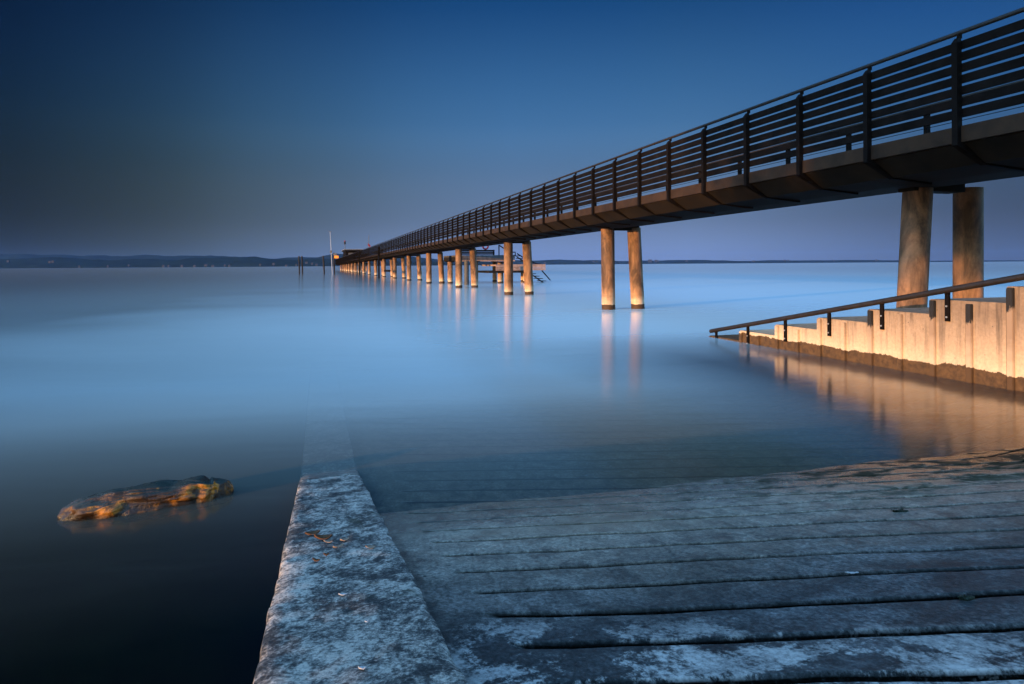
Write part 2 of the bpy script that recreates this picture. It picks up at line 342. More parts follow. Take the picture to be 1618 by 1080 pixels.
# ------------------------------------------------------------------ mesh helpers
class MB:
    def __init__(s): s.v, s.f = [], []
    def poly(s, vs, fs):
        o = len(s.v); s.v += [tuple(x) for x in vs]; s.f += [[i + o for i in q] for q in fs]
    def hexa(s, c8):
        s.poly(c8, [(0, 3, 2, 1), (4, 5, 6, 7), (0, 1, 5, 4), (1, 2, 6, 5), (2, 3, 7, 6), (3, 0, 4, 7)])
    def box(s, x0, x1, y0, y1, z0, z1, fr=None):
        fr = fr or (lambda a, b, c: (a, b, c))
        s.hexa([fr(x0, y0, z0), fr(x1, y0, z0), fr(x1, y1, z0), fr(x0, y1, z0), fr(x0, y0, z1), fr(x1, y0, z1), fr(x1, y1, z1), fr(x0, y1, z1)])
    def tube(s, pts, rad, n=12, caps=True):
        pts = [Vector(p) for p in pts]
        rads = rad if isinstance(rad, (list, tuple)) else [rad] * len(pts)
        rings, prev = [], None
        for i, p in enumerate(pts):
            d = (pts[min(i + 1, len(pts) - 1)] - pts[max(i - 1, 0)]).normalized()
            ref = Vector((0, 0, 1)) if abs(d.z) < 0.95 else Vector((1, 0, 0))
            u = d.cross(ref).normalized(); w = u.cross(d).normalized()
            rings.append([p + (u * math.cos(2 * math.pi * k / n) + w * math.sin(2 * math.pi * k / n)) * rads[i] for k in range(n)])
        vs = [v for r in rings for v in r]; fs = []
        for i in range(len(pts) - 1):
            for k in range(n):
                fs.append((i * n + k, i * n + (k + 1) % n, (i + 1) * n + (k + 1) % n, (i + 1) * n + k))
        if caps:
            fs.append(tuple(range(n - 1, -1, -1))); fs.append(tuple((len(pts) - 1) * n + k for k in range(n)))
        s.poly(vs, fs)
    def extrude(s, prof, stations, fr):
        """profile of (L, z) points swept through stations a"""
        n = len(prof); vs = [fr(a, L, z) for a in stations for (L, z) in prof]; fs = []
        for i in range(len(stations) - 1):
            for k in range(n):
                fs.append((i * n + k, i * n + (k + 1) % n, (i + 1) * n + (k + 1) % n, (i + 1) * n + k))
        fs.append(tuple(range(n - 1, -1, -1))); fs.append(tuple((len(stations) - 1) * n + k for k in range(n)))
        s.poly(vs, fs)
    def build(s, name, mat, parent=None, smooth=False, loc=None, bevel=0.0):
        me = bpy.data.meshes.new(name)
        loc = Vector(loc) if loc is not None else Vector((0, 0, 0))
        me.from_pydata([(Vector(v) - loc)[:] for v in s.v], [], s.f)
        bm = bmesh.new(); bm.from_mesh(me); bmesh.ops.recalc_face_normals(bm, faces=bm.faces)
        if bevel: bmesh.ops.bevel(bm, geom=list(bm.edges), offset=bevel, segments=2, affect='EDGES', clamp_overlap=True)
        bm.to_mesh(me); bm.free()
        if smooth: me.shade_smooth() if hasattr(me, "shade_smooth") else None
        me.materials.append(M[mat] if isinstance(mat, str) else mat)
        o = bpy.data.objects.new(name, me); COL.objects.link(o); o.location = loc
        if parent is not None:
            o.parent = parent
            o.matrix_parent_inverse = parent.matrix_world.inverted() if parent.type != 'EMPTY' else Matrix.Translation(-Vector(parent.location))
        return o
def smooth_by_angle(o, ang=40):
    me = o.data
    bm = bmesh.new(); bm.from_mesh(me)
    for f in bm.faces: f.smooth = True
    for e in bm.edges:
        e.smooth = len(e.link_faces) == 2 and e.calc_face_angle(0) < R(ang)
    bm.to_mesh(me); bm.free()
    return o
def tag(o, label=None, cat=None, group=None, kind=None):
    if label: o['label'] = label
    if cat: o['category'] = cat
    if group: o['group'] = group
    if kind: o['kind'] = kind
    return o
def thing(name, loc, label, cat, group=None):
    o = bpy.data.objects.new(name, None); COL.objects.link(o); o.location = loc; o.empty_display_size = 0.2
    return tag(o, label, cat, group)

# directions: the pier runs along U, L counts metres to the right of the line through the camera
U = Vector((-0.2843, 0.9587, 0)); NL = Vector((0.9587, 0.2843, 0))
def P(a, L, z): return U * a + NL * L + Vector((0, 0, z))
def Zr(a): return 4.19 - 0.00412 * a                     # top of the near handrail: the deck falls gently lakewards
def PR(a, L, z): return P(a, L, Zr(a) + z)
# the slipway and its kerb
NK = Vector((0.9621, 0.2728, 0))
def K(a, L, z): return UK * a + NK * L + Vector((0, 0, z))
def zk(a): return 0.1857 * (4.79 - a)
def zs(a): return zk(a) - 0.17
def fb(p, sc, oct=4): return noise.fractal(Vector(p) * sc, 1.0, 2.0, oct)

# ------------------------------------------------------------------ setting: lake, bed, slipway, hills
def build_water():
    mb = MB(); mb.box(-9000, 9000, -40, 9000, -2.6, 0.0)
    o = mb.build("lake_water", 'water'); tag(o, kind='structure')
build_water()

def build_bed():
    mb = MB(); vs, fs = [], []
    al = [-60, -40, -25, -15, -10] + [-7 + 0.45 * i for i in range(50)] + [18, 25, 40, 80, 300, 2000, 8900]
    ll = [-8000, -2000, -300, -80, -40, -20] + [-10 + 0.45 * i for i in range(58)] + [20, 40, 80, 300, 2000, 8000]
    for a in al:
        for L in ll:
            z = -0.30 - 0.12 * a if a > -2 else -0.06 + 0.16 * min(-2 - a, 6)
            z = max(z, -2.45)
            if -12 < L < 17 and -8 < a < 16: z += 0.07 * fb((a, L, 3), 0.9) - 0.03
            if 0 < L < 9 and a < 12: z = min(z, zs(a) - 0.25)
            vs.append(K(a, L, z))
    n = len(ll)
    for i in range(len(al) - 1):
        for k in range(n - 1):
            fs.append((i * n + k, i * n + k + 1, (i + 1) * n + k + 1, (i + 1) * n + k))
    mb.poly(vs, fs)
    tag(mb.build("lake_bed", 'bed'), kind='structure')
build_bed()

def build_slip():
    # rows follow the diagonal drainage grooves, which meet in a shallow V out to the right
    def g(L):
        k = 4.35
        return -0.322 * (min(L, k) - 2) + 0.322 * max(0, L - k)
    cols = [0.2 + 0.045 * i for i in range(158)]
    rows = []                                             # (v, groove depth factor)
    for j in range(-22, 26):
        c = 1.197 + 0.2635 * j
        gw = 0.014 if j > 1 else 0.018
        for dv, dep in ((-gw * 1.7, -1), (-gw * 1.15, 0.3), (-gw, 1), (gw, 1), (gw * 1.15, 0.3), (gw * 1.7, -1)): rows.append((c + dv, dep, j))
        for q in (0.2, 0.35, 0.5, 0.65, 0.8): rows.append((c + 0.2635 * q, 0, j))
    rows += [(9.0, 0, 0), (11.5, 0, 0)]
    vs, fs, gr = [], [], []
    for v, dep, j in rows:
        for L in cols:
            wob = 0.010 * noise.noise(Vector((L * 1.6, j * 3.1, 0))) + 0.004 * noise.noise(Vector((L * 9, j * 3.1, 5)))
            a = v + g(L) + wob
            z = zs(a) + 0.010 * fb((L, a, 0), 0.9) + 0.0022 * fb((L, a, 4), 7.0)
            start = 0.47 + 0.05 * noise.noise(Vector((j * 7.7, 1, 1)))
            k = max(0, dep) * min(1, max(0, (L - start) / 0.12))
            k *= 0.95 + 0.5 * noise.noise(Vector((L * 2.2, j * 5.3, 9)))
            k = max(0.0, min(1.1, k))
            z -= 0.035 * k
            vs.append((L, a, z)); gr.append(min(1.0, k * 0.9) if dep >= 0 else 0.0)
    n = len(cols)
    for i in range(len(rows) - 1):
        for k in range(n - 1):
            fs.append((i * n + k, i * n + k + 1, (i + 1) * n + k + 1, (i + 1) * n + k))
    me = bpy.data.meshes.new("slipway"); me.from_pydata(vs, [], fs)
    at = me.attributes.new("groove", 'FLOAT', 'POINT'); at.data.foreach_set("value", gr)
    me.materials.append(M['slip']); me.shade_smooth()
    o = bpy.data.objects.new("slipway", me); COL.objects.link(o); smooth_by_angle(o, 24)
    o.rotation_euler = (0, 0, math.atan2(NK.y, NK.x))
    tag(o, kind='structure')
build_slip()

def build_kerb():
    # long concrete kerb beside the slipway, running down into the lake; chipped arrises
    prof = [(-0.150, -1.0), (-0.135, -0.30), (-0.123, -0.02), (-0.119, -0.005)] + [(-0.105 + 0.0225 * i, 0.0) for i in range(16)] + [(0.2435, -0.005), (0.247, -0.02), (0.255, -0.3), (0.26, -0.9)]
    mb = MB(); vs, fs = [], []
    sts = [-5 + 0.3 * i for i in range(17)] + [0.1 + 0.026 * i for i in range(192)] + [5.2 + 0.2 * i for i in range(34)]
    for a in sts:
        for q, (L, z) in enumerate(prof):
            pz = zk(a) + z
            if z > -0.05:
                e = min(abs(L + 0.118), abs(L - 0.243))
                edge = max(0, 1 - e / 0.05)
                chip = max(0, noise.noise(Vector((a * 5, L * 4, 2))) - 0.1) * 0.022 + max(0, noise.noise(Vector((a * 17, L * 6, 8)))) * 0.013
                pz += 0.004 * fb((a, L, 1), 6) + 0.0035 * fb((a, L, 7), 22) - edge * chip
                L += (0.007 if L > 0.06 else -0.007) * edge * noise.noise(Vector((a * 9, 4, L * 3)))
            j = abs(a - 4.46)
            if z > -0.05 and j < 0.016: pz -= 0.018
            vs.append(K(a, L, pz))
    n = len(prof)
    for i in range(len(sts) - 1):
        for k in range(n - 1):
            fs.append((i * n + k, i * n + k + 1, (i + 1) * n + k + 1, (i + 1) * n + k))
    mb.poly(vs, fs)
    o = mb.build("concrete_kerb", 'kerb'); smooth_by_angle(o, 50)
    tag(o, "long pitted concrete kerb sloping down into the lake beside the slipway", "kerb")
build_kerb()

def ridge(name, pts, mat, depth, base=-1.0, seed=0.0, rough=6.0):
    """a wooded ridge: a strip of terrain that rises from the shore to the crest and falls behind"""
    mb = MB(); vs, fs = [], []
    (x0, _, _), (x1, _, _) = pts[0], pts[-1]
    N_ = 220
    def ip(t, q):
        x = x0 + (x1 - x0) * t
        for (xa, ya, za), (xb, yb, zb) in zip(pts, pts[1:]):
            if xa <= x <= xb:
                u = (x - xa) / (xb - xa); u = u * u * (3 - 2 * u)
                return x, ya + (yb - ya) * u, za + (zb - za) * u
        return pts[-1]
    prof = [(0, 0.0), (0.06, 0.22), (0.2, 0.45), (0.38, 0.75), (0.55, 1.0), (0.8, 0.8), (1.0, 0.0)]
    for i in range(N_ + 1):
        x, y, z = ip(i / N_, 0)
        for q, (d, hh) in enumerate(prof):
            zz = base + (z - base) * hh
            if 0 < q < len(prof) - 1: zz += rough * fb((x, d * depth, seed), 0.004, 5) * min(1, (z - base) / 60) * (0.4 + hh)
            vs.append((x * (1 + d * depth / max(y, 1)), y + d * depth, max(zz, base)))
    n = len(prof)
    for i in range(N_):
        for k in range(n - 1): fs.append((i * n + k, i * n + k + 1, (i + 1) * n + k + 1, (i + 1) * n + k))
    mb.poly(vs, fs)
    o = mb.build(name, mat); smooth_by_angle(o, 60); tag(o, kind='structure')
    return o
def hz(px, py, Y):                                        # height and x of a far silhouette seen over the lake
    f = 1079.0; xc = (px - 809) / f; yc = -(py - 418) / f
    return ((xc + rho * yc) * Y, Y, CAM_H + (yc - rho * xc) * Y)
near_hills = [(-120, 407), (0, 407.5), (70, 406), (110, 404.5), (150, 408.5), (165, 409.5), (200, 407.3), (300, 406.5), (385, 404.2), (430, 406.8), (480, 407.5), (530, 408.5), (600, 411), (700, 413), (800, 412.6)]
ridge("wooded_hills", [hz(x, y, 4200) for x, y in near_hills], 'hill', 900, seed=1.0, rough=14)
far_hills = [(-150, 400), (0, 400.5), (40, 398.5), (90, 400), (130, 402), (220, 401), (330, 402), (440, 406), (500, 404.5), (530, 399), (560, 397.5), (620, 403), (720, 410), (800, 414)]
ridge("far_hills", [hz(x, y, 6000) for x, y in far_hills], 'hill', 1000, seed=5.0, rough=10)
right_shore = [(780, 411.5), (850, 410.5), (880, 409.3), (930, 410.6), (1000, 411.0), (1100, 410.2), (1180, 411.3), (1240, 410.2), (1300, 410.8), (1380, 410.6), (1480, 411.4), (1600, 411.0), (1750, 410.6)]
ridge("wooded_shore", [hz(x, y, 8200) for x, y in right_shore], 'hill', 700, seed=9.0, rough=8)

# ------------------------------------------------------------------ the pier
A0, A1 = -7.0, 212.0
def build_pier():
    root = thing("pier", P(20, 8.9, 0), "long straight footbridge pier on paired concrete piles with dark slatted railings", "pier")
    sts = [A0 + (A1 - A0) * i / 80 for i in range(81)]
    # slab with tapering underside
    mb = MB()
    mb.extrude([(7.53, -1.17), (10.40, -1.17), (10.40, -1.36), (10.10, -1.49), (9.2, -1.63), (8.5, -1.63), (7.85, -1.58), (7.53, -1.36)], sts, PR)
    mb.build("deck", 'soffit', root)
    for L0, L1 in ((7.475, 7.53), (10.40, 10.455)):
        mb = MB(); mb.extrude([(L0, -1.15), (L1, -1.15), (L1, -1.344), (L0, -1.344)], sts, PR)
        mb.build("edge_beam", 'fascia', root)
    # railings
    for L, s in ((7.5, 1), (10.43, -1)):
        mb = MB(); mb.tube([PR(a, L, -0.026) for a in sts], 0.027, 10)
        smooth_by_angle(mb.build("handrail", 'rail', root))
        if s < 0:                                         # the far side has thin rods between its posts
            for k in range(5):
                mb = MB(); mb.tube([PR(a, L, -0.22 - 0.19 * k) for a in sts], 0.006, 6); mb.build("railing_rod", 'post', root)
            continue
        for k in range(7):
            z1 = -0.13 - 0.136 * k; Lc = L + s * 0.012
            mb = MB(); mb.extrude([(Lc - 0.018, z1), (Lc + 0.018, z1), (Lc + 0.018, z1 - 0.098), (Lc - 0.018, z1 - 0.098)], sts, PR)
            mb.build("railing_slat", 'slat', root)
    def post(mb, a, L, s):
        """flat steel post outside the slats: narrow neck under the handrail, foot carried in as a rib under the slab"""
        w = 0.037
        o0, o1 = L - s * 0.085, L - s * 0.008
        fr = lambda x, y, z: PR(a + x, y, z)
        mb.hexa([fr(-w, o0, -1.38), fr(w, o0, -1.38), fr(w, o1, -1.38), fr(-w, o1, -1.38), fr(-w, o0, -0.15), fr(w, o0, -0.15), fr(w, o1, -0.15), fr(-w, o1, -0.15)])
        mb.hexa([fr(-w, o0, -0.15), fr(w, o0, -0.15), fr(w, o1, -0.15), fr(-w, o1, -0.15), fr(-w * .55, L - s * .05, -0.095), fr(w * .55, L - s * .05, -0.095), fr(w * .55, L, -0.095), fr(-w * .55, L, -0.095)])
        mb.box(-w * .5, w * .5, L - .022, L + .022, -0.095, -0.045, fr)
        r = 0.038
        b0, b1 = (o0, -1.38), (L + s * 0.37, -1.60)
        e = (L + s * 1.05, -1.66)
        t0, t1, t2 = (L + s * .03, -1.33), (L + s * .37, -1.55), (L + s * 1.05, -1.62)
        for (p, q, tp, tq) in ((b0, b1, t0, t1), (b1, e, t1, t2)) if s > 0 else (((o0, -1.38), (L - .33, -1.51), (L - .03, -1.33), (L - .33, -1.46)),):
            mb.hexa([fr(-r, p[0], p[1]), fr(r, p[0], p[1]), fr(r, q[0], q[1]), fr(-r, q[0], q[1]), fr(-r, tp[0], tp[1] + .02), fr(r, tp[0], tp[1] + .02), fr(r, tq[0], tq[1]), fr(-r, tq[0], tq[1])])
    def row(L, s, a_start, step, single):
        k0 = int((a_start - A0) / step); lst = [a_start + step * k for k in range(-k0, 400) if a_start + step * k < A1]
        vis = [a for a in lst if a > 4.0]
        ind = set(vis[:single])
        rest = MB()
        for a in lst:
            if a in ind:
                mb = MB(); post(mb, a, L, s); mb.build("railing_post", 'post', root)
            else: post(rest, a, L, s)
        o = rest.build("railing_post_row", 'post', root); tag(o, kind='stuff')
    row(7.5, 1, 6.33, 1.369, 68)
    row(10.43, -1, 9.48, 1.825, 30)
    # piles, two to a trestle, the outer one raked
    for n in range(0, 20):
        a = 10.95 * n - 2.61
        rk = 0.015
        mb = MB(); b = P(a, 8.8 + rk if n != 1 else 8.67, -2.3)
        tp = PR(a, 8.8 - rk * .4 if n != 1 else 9.03, -1.61)
        def seg(b, t): return [b.lerp(t, i / 14) for i in range(15)]
        mb.tube(seg(b, tp), 0.208, 28)
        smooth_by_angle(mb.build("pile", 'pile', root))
        mb = MB(); b = P(a, 9.92 if n != 1 else 9.99, -2.3); tp = PR(a, 9.68 if n != 1 else 10.04, -1.60)
        mb.tube(seg(b, tp), 0.208, 28)
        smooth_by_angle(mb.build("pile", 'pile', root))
    # cross beams over the piles
    for n in range(0, 20):
        a = 10.95 * n - 2.61
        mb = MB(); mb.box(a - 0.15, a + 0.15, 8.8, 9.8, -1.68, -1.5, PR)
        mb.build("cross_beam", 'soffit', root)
    # fender frame on the lake side: steel post and walkway beam
    mb = MB(); mb.box(76.6, 76.8, 7.28, 7.46, -4.1, -0.4, PR); mb.build("fender_post", 'post', root)
    mb = MB(); mb.box(72.0, 76.6, 7.9, 8.1, -3.15, -2.95, PR); mb.build("fender_beam", 'post', root)
    mb = MB(); mb.box(108.0, 108.15, 7.3, 7.45, -3.8, 0.0, PR); mb.build("fender_post", 'post', root)
    return root
build_pier()

# ------------------------------------------------------------------ bathing stairs at the right
def build_stairs():
    root = thing("stairway", P(8.5, 7.9, 0), "stepped concrete bathing stairway with ribbed wall and handrail going down into the lake", "stairway")
    run, rise, L0, L1 = 0.964, 0.183, 7.28, 8.56
    for k in range(-3, 9):
        a1 = 11.374 - run * k; a0 = a1 - run; z = 0.02 + rise * k
        mb = MB()
        mb.box(a0 + 0.002, a1 - 0.002 + 0.02, L0, L1, -2.0, z, P)
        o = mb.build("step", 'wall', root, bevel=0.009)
    # pilaster strips every half step, standing proud of the wall
    for i in range(-2, 17):
        a = 10.41 - 0.482 * i
        k = 1 + math.floor((i + 0.001) / 2) if i % 2 == 0 else 1 + math.floor(i / 2)
        z = 0.02 + rise * k - (0.012 if i % 2 == 0 else 0.03)
        if z < -0.2: continue
        mb = MB(); mb.box(a - 0.078, a - 0.006, L0 - 0.035, L0 + 0.02, -1.5, z, P)
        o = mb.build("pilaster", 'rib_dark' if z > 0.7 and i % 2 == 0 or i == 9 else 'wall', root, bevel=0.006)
        mb = MB(); mb.box(a - 0.006, a + 0.016, L0 - 0.005, L0 + 0.02, -1.5, z - 0.02, P)
        mb.build("joint", 'blacktop', root)
    # handrail and its brackets
    rz = lambda a: 0.117 + 0.189 * (11.26 - a)
    Lr = 7.245
    mb = MB(); mb.tube([P(a, Lr, rz(a)) for a in (11.28, 9.5, 7.5, 5.5, 3.5, 1.2)], 0.036, 16)
    h = smooth_by_angle(mb.build("handrail", 'rail', root))
    for a in (11.13, 10.17, 9.2, 8.24, 7.28, 6.31, 5.35, 4.38, 3.42):
        mb = MB(); zt = rz(a) - 0.02; mb.box(a - 0.028, a + 0.028, 7.255, 7.2785, zt - 0.35, zt, P)
        b = mb.build("bracket", 'post', h)
        for dz_ in (-0.30, -0.17):
            mb = MB(); mb.tube([P(a, 7.256, zt + dz_), P(a, 7.244, zt + dz_)], 0.011, 8)
            # bolt heads belong to the bracket mesh's look; too small for an object of their own level
            for v in mb.v: pass
            bb = mb
            me = b.data; bm = bmesh.new(); bm.from_mesh(me)
            if len(me.materials) == 1: me.materials.append(M['bolt'])
            nv = [bm.verts.new(Vector(v) - b.location) for v in bb.v]
            for fc in bb.f:
                ff = bm.faces.new([nv[i] for i in fc]); ff.material_index = 1
            bm.to_mesh(me); bm.free()
    return root
def mat_rib_dark():
    m, t = material("tar stained pilaster concrete"); n = N(t); p = n.pos(); gz = n.z(n.gen())
    fine = n.noise(p, 30, 8, 0.7)
    st = n.m('ADD', gz, n.m('MULTIPLY', n.m('SUBTRACT', n.noise(n.scale(p, 6, 6, 2), 3.0, 6, 0.7), 0.5), 0.12))
    col = n.ramp(n.m('ADD', n.z(p), n.m('MULTIPLY', n.m('SUBTRACT', n.noise(p, 4, 6, 0.7), 0.5), 0.5)), [(0.1, (0.55, 0.42, 0.27)), (0.55, (0.27, 0.18, 0.11))])  # same painted light falloff as the wall, bright low and darker above
    col = n.mix(n.ramp(st, [(0.905, 0.0), (0.915, 1.0)]), col, (0.012, 0.010, 0.008))
    col = n.mix(algae_mask(n, p, 0.165, 0.26), col, (0.07, 0.036, 0.012))
    n.bsdf(col, 0.75, n.bump(fine, 0.4, 0.01))
    return m
M['rib_dark'] = mat_rib_dark()
build_stairs()

# ------------------------------------------------------------------ bathing platform beyond the pier
def build_platform():
    root = thing("bathing_platform", P(54, 12, 0), "two level timber bathing platform on short piles beyond the pier", "platform")
    a0, a1 = 50.5, 55.5
    mb = MB(); mb.box(a0, a1, 10.6, 15.2, 2.02, 2.14, P); mb.build("upper_deck", 'bluewood', root)
    for i in range(3):
        mb = MB(); mb.box(a0 - 0.05 - .01 * i, a0, 10.6, 15.2, 1.66 + .125 * i, 1.76 + .125 * i, P); mb.build("edge_board", 'redwood' if i == 0 else 'bluewood', root)
    mb = MB(); mb.box(a0 + .01, a1, 10.6, 15.1, 1.7, 2.02, P); mb.build("deck_frame", 'blacktop', root)
    mb = MB()
    for i in range(3): mb.box(a0 + 0.2, a0 + .26, 10.6, 13.65, 2.18 + .13 * i, 2.29 + .13 * i, P)
    for L in (10.7, 12.2, 13.6): mb.box(a0 + .26, a0 + .34, L - .04, L + .04, 2.14, 2.56, P)
    mb.build("parapet", 'slat', root)
    mb = MB(); mb.box(a0 - 1.0, a1 - 1.5, 13.4, 17.35, 1.30, 1.42, P)
    mb.build("lower_deck", 'redwood', root)
    mb = MB()
    for i in range(3): mb.box(a0 - 1.05, a0 - 1.0, 13.4, 17.35, 0.96 + .12 * i, 1.06 + .12 * i, P)
    mb.build("edge_board", 'redwood', root)
    mb = MB(); mb.box(a0 - 0.9, a1 - 1.5, 12.9, 16.3, 0.78, 0.94, P); mb.build("deck_frame", 'blacktop', root)
    mb = MB(); mb.box(a0 - 0.9, a0 - .7, 13.4, 15.3, 0.94, 1.28, P); mb.build("deck_frame", 'blacktop', root)
    # steps between levels and down to the water
    for (Ls, zs_, nn, st) in ((15.25, 2.1, 4, (0.33, -0.2)), (16.2, 0.9, 5, (0.28, -0.19))):
        mb = MB()
        for i in range(nn): mb.box(a0 - .3 - 0.1, a0 + 1.0, Ls + st[0] * i, Ls + st[0] * (i + 1) + .04, zs_ + st[1] * i - .05, zs_ + st[1] * i, P)
        mb.tube([P(a0 - .35, Ls, zs_ - .1), P(a0 - .35, Ls + st[0] * nn, zs_ + st[1] * nn - .1)], .05, 6)
        mb.build("stair_flight", 'blacktop', root)
    for pts in (([13.9, 2.9], [14.75, 2.36], [15.2, 2.36], [15.2, 2.1]), ([13.9, 2.9], [13.9, 2.14]), ([15.35, 2.25], [15.75, 2.0], [16.9, 1.45], [17.3, 1.42]), ([17.3, 1.42], [17.35, 1.05]), ([17.35, 0.93], [18.05, 0.16])):
        mb = MB(); mb.tube([P(a0 - .15, L, z) for L, z in pts], 0.045, 8); smooth_by_angle(mb.build("handrail", 'post', root))
    for (a, L, top) in ((a0 + .3, 10.2, 1.66), (a0 + .2, 12.15, 1.66), (a0 - .6, 13.85, 1.55), (a0 + 1.5, 14.5, .8), (a0 - .5, 15.9, .8), (a1 - .5, 11, 1.66), (a1 - .5, 14.8, 1.66), (a1 - 2, 16.8, 1.3)):
        mb = MB(); b = P(a, L, -2.3); t = P(a, L, top); mb.tube([b.lerp(t, i / 8) for i in range(9)], 0.185, 20); smooth_by_angle(mb.build("pile", 'pile', root))
        mb = MB(); mb.box(a - .28, a + .28, L - .28, L + .28, top, top + .05, P); mb.build("pile_cap", 'post', root)
    mb = MB(); mb.tube([P(47.0, 10.6, -2.3), P(47.0, 10.6, 1.7)], 0.17, 14); smooth_by_angle(mb.build("guide_pile", 'grey', root))
build_platform()
def ring(name, c, axis_r, minor, mat, facing):
    mb = MB(); f = Vector(facing).normalized(); u = f.cross(Vector((0, 0, 1))).normalized(); w = u.cross(f)
    n1, n2 = 28, 10; vs, fs = [], []
    for i in range(n1):
        t = 2 * math.pi * i / n1; d = u * math.cos(t) + w * math.sin(t)
        for k in range(n2):
            q = 2 * math.pi * k / n2; vs.append(Vector(c) + d * (axis_r + minor * math.cos(q)) + f * minor * math.sin(q))
    for i in range(n1):
        for k in range(n2): fs.append((i * n2 + k, ((i + 1) % n1) * n2 + k, ((i + 1) % n1) * n2 + (k + 1) % n2, i * n2 + (k + 1) % n2))
    mb.poly(vs, fs); return smooth_by_angle(mb.build(name, mat), 60)
tag(ring("life_ring", P(50.4, 12.85, 2.80), 0.20, 0.06, 'red', -U), "red life ring hung on the bathing platform parapet, half hidden behind a pile", "life ring")

# ------------------------------------------------------------------ far end of the pier: shelter, poles, signs
def build_shelter():
    root = thing("shelter", P(193, 11.3, 2.2), "dark flat roofed waiting shelter at the far end of the pier", "shelter")
    mb = MB(); mb.box(185, 201, 8.9, 13.6, 5.35, 5.75, P); mb.build("roof", 'blacktop', root)
    mb = MB(); mb.box(184.8, 201.2, 8.8, 13.7, 5.753, 5.83, P); mb.build("roof_edge", 'white', root)
    mb = MB(); mb.box(186, 200, 9.2, 13.3, 2.2, 5.35, P); mb.build("wall", 'slat', root)
    mb = MB(); mb.box(185.9, 186, 9.9, 11.2, 3.6, 4.9, P); mb.build("window", 'bluewood', root)
build_shelter()
def build_landing():
    root = thing("landing_stage", P(192, 12.3, 0), "dark landing stage on piles beside the pier's far end", "landing stage")
    mb = MB(); mb.box(182, 206, 10.6, 15.0, 1.8, 2.2, P); mb.build("deck", 'soffit', root)
    for a in (183.5, 191, 198, 204.5):
        for L in (11.2, 14.4):
            mb = MB(); mb.tube([P(a, L, -2.3), P(a, L, 1.8)], 0.2, 14); smooth_by_angle(mb.build("pile", 'pile', root))
build_landing()
def wpt(px, py, z=0.0):
    f = 1079.0; xc = (px - 809) / f; yc = -(py - 418) / f
    d = Vector((xc + rho * yc, 1, yc - rho * xc)); t = (z - CAM_H) / d.z
    return Vector((0, 0, CAM_H)) + d * t
b = wpt(473.5, 433)
def mooring(x, y, h, lean, label):
    root = thing("mooring_post", (x, y, 0), label, "mooring post", "mooring posts in open water left of the pier end")
    mb = MB(); mb.tube([(x, y, -2.3), (x + lean * .5, y, h * .5), (x + lean, y, h)], 0.125, 12)
    smooth_by_angle(mb.build("post", 'blacktop', root))
    mb = MB(); mb.tube([(x + lean, y, h), (x + lean, y, h + .05)], 0.135, 12); smooth_by_angle(mb.build("post_cap", 'grey', root))
    return root
mooring(b.x, b.y, 3.1, -0.12, "black mooring post, left one of the closely set pair")
mooring(b.x + 0.47, b.y + .2, 3.1, -0.12, "black mooring post, right one of the closely set pair")
b2 = wpt(513, 433)
r = mooring(b2.x, b2.y, 3.1, -0.22, "black mooring post with climbing rungs, standing alone left of the white mast")
for i in range(5):
    mb = MB(); z = 1.3 + .3 * i; mb.box(b2.x - .38, b2.x - .14, b2.y - .03, b2.y + .03, z, z + .09); mb.build("rung", 'blacktop', r)
b3 = wpt(528.5, 433)
root = thing("signal_post", (b3.x, b3.y, 0), "black post in the water carrying a dark box above an orange sign", "signal post")
mb = MB(); mb.tube([(b3.x + .05, b3.y, -2.3), (b3.x - .1, b3.y, 3.6)], 0.13, 12); smooth_by_angle(mb.build("post", 'blacktop', root))
mb = MB(); mb.box(b3.x + .04, b3.x + .74, b3.y - .2, b3.y - .12, 2.68, 3.12); mb.build("sign_plate", 'orange', root)
mb = MB(); mb.box(b3.x - .1, b3.x + .42, b3.y - .2, b3.y + .2, 3.14, 3.5); mb.build("signal_box", 'grey', root)
bm_ = wpt(526.2, 433)
root = thing("mast", (bm_.x, bm_.y, 0), "tall thin white mast leaning slightly beside the orange signal post", "mast")
mb = MB(); mb.tube([(bm_.x, bm_.y, -2.3), (bm_.x - .25, bm_.y, 3.2), (bm_.x - .45, bm_.y, 7.2)], [0.06, 0.055, 0.03], 10); smooth_by_angle(mb.build("pole", 'white', root))
mb = MB(); mb.box(bm_.x - .47, bm_.x - .15, bm_.y - .1, bm_.y + .1, 3.6, 4.0); mb.build("instrument_box", 'grey', root)
mb = MB(); mb.tube([(bm_.x - .75, bm_.y, 7.28), (bm_.x - .2, bm_.y, 7.1)], 0.04, 6); mb.build("wind_vane", 'grey', root)
c = P(186.5, 9.05, 5.83)
root = thing("beacon", c, "slim beacon with a dark red topped lamp on the shelter roof", "beacon")
mb = MB(); mb.tube([c, c + Vector((0, 0, 1.3))], 0.08, 8); mb.build("pole", 'grey', root)
mb = MB(); mb.tube([c + Vector((0, 0, 1.3)), c + Vector((0, 0, 1.35)), c + Vector((0, 0, 1.95)), c + Vector((0, 0, 2.05))], [0.1, .24, .24, .12], 10); smooth_by_angle(mb.build("lamp", 'blacktop', root))
mb = MB(); mb.tube([c + Vector((0, 0, 2.05)), c + Vector((0, 0, 2.3))], [.2, .14], 10); mb.build("lamp_cap", 'red', root)
c = P(128, 10.5, 2.4)
root = thing("flagpole", c, "thin pale flagpole rising behind the far railing", "flagpole")
mb = MB(); mb.tube([c, c + Vector((0, 0, 4.6))], 0.05, 8); mb.build("pole", 'grey', root)
c = P(118, 9.6, 2.5)
root = thing("flag", c, "small red flag drooping from a short staff above the pier railing", "flag")
mb = MB(); mb.tube([c, c + Vector((-.1, 0, 2.75))], 0.03, 8); mb.build("staff", 'grey', root)
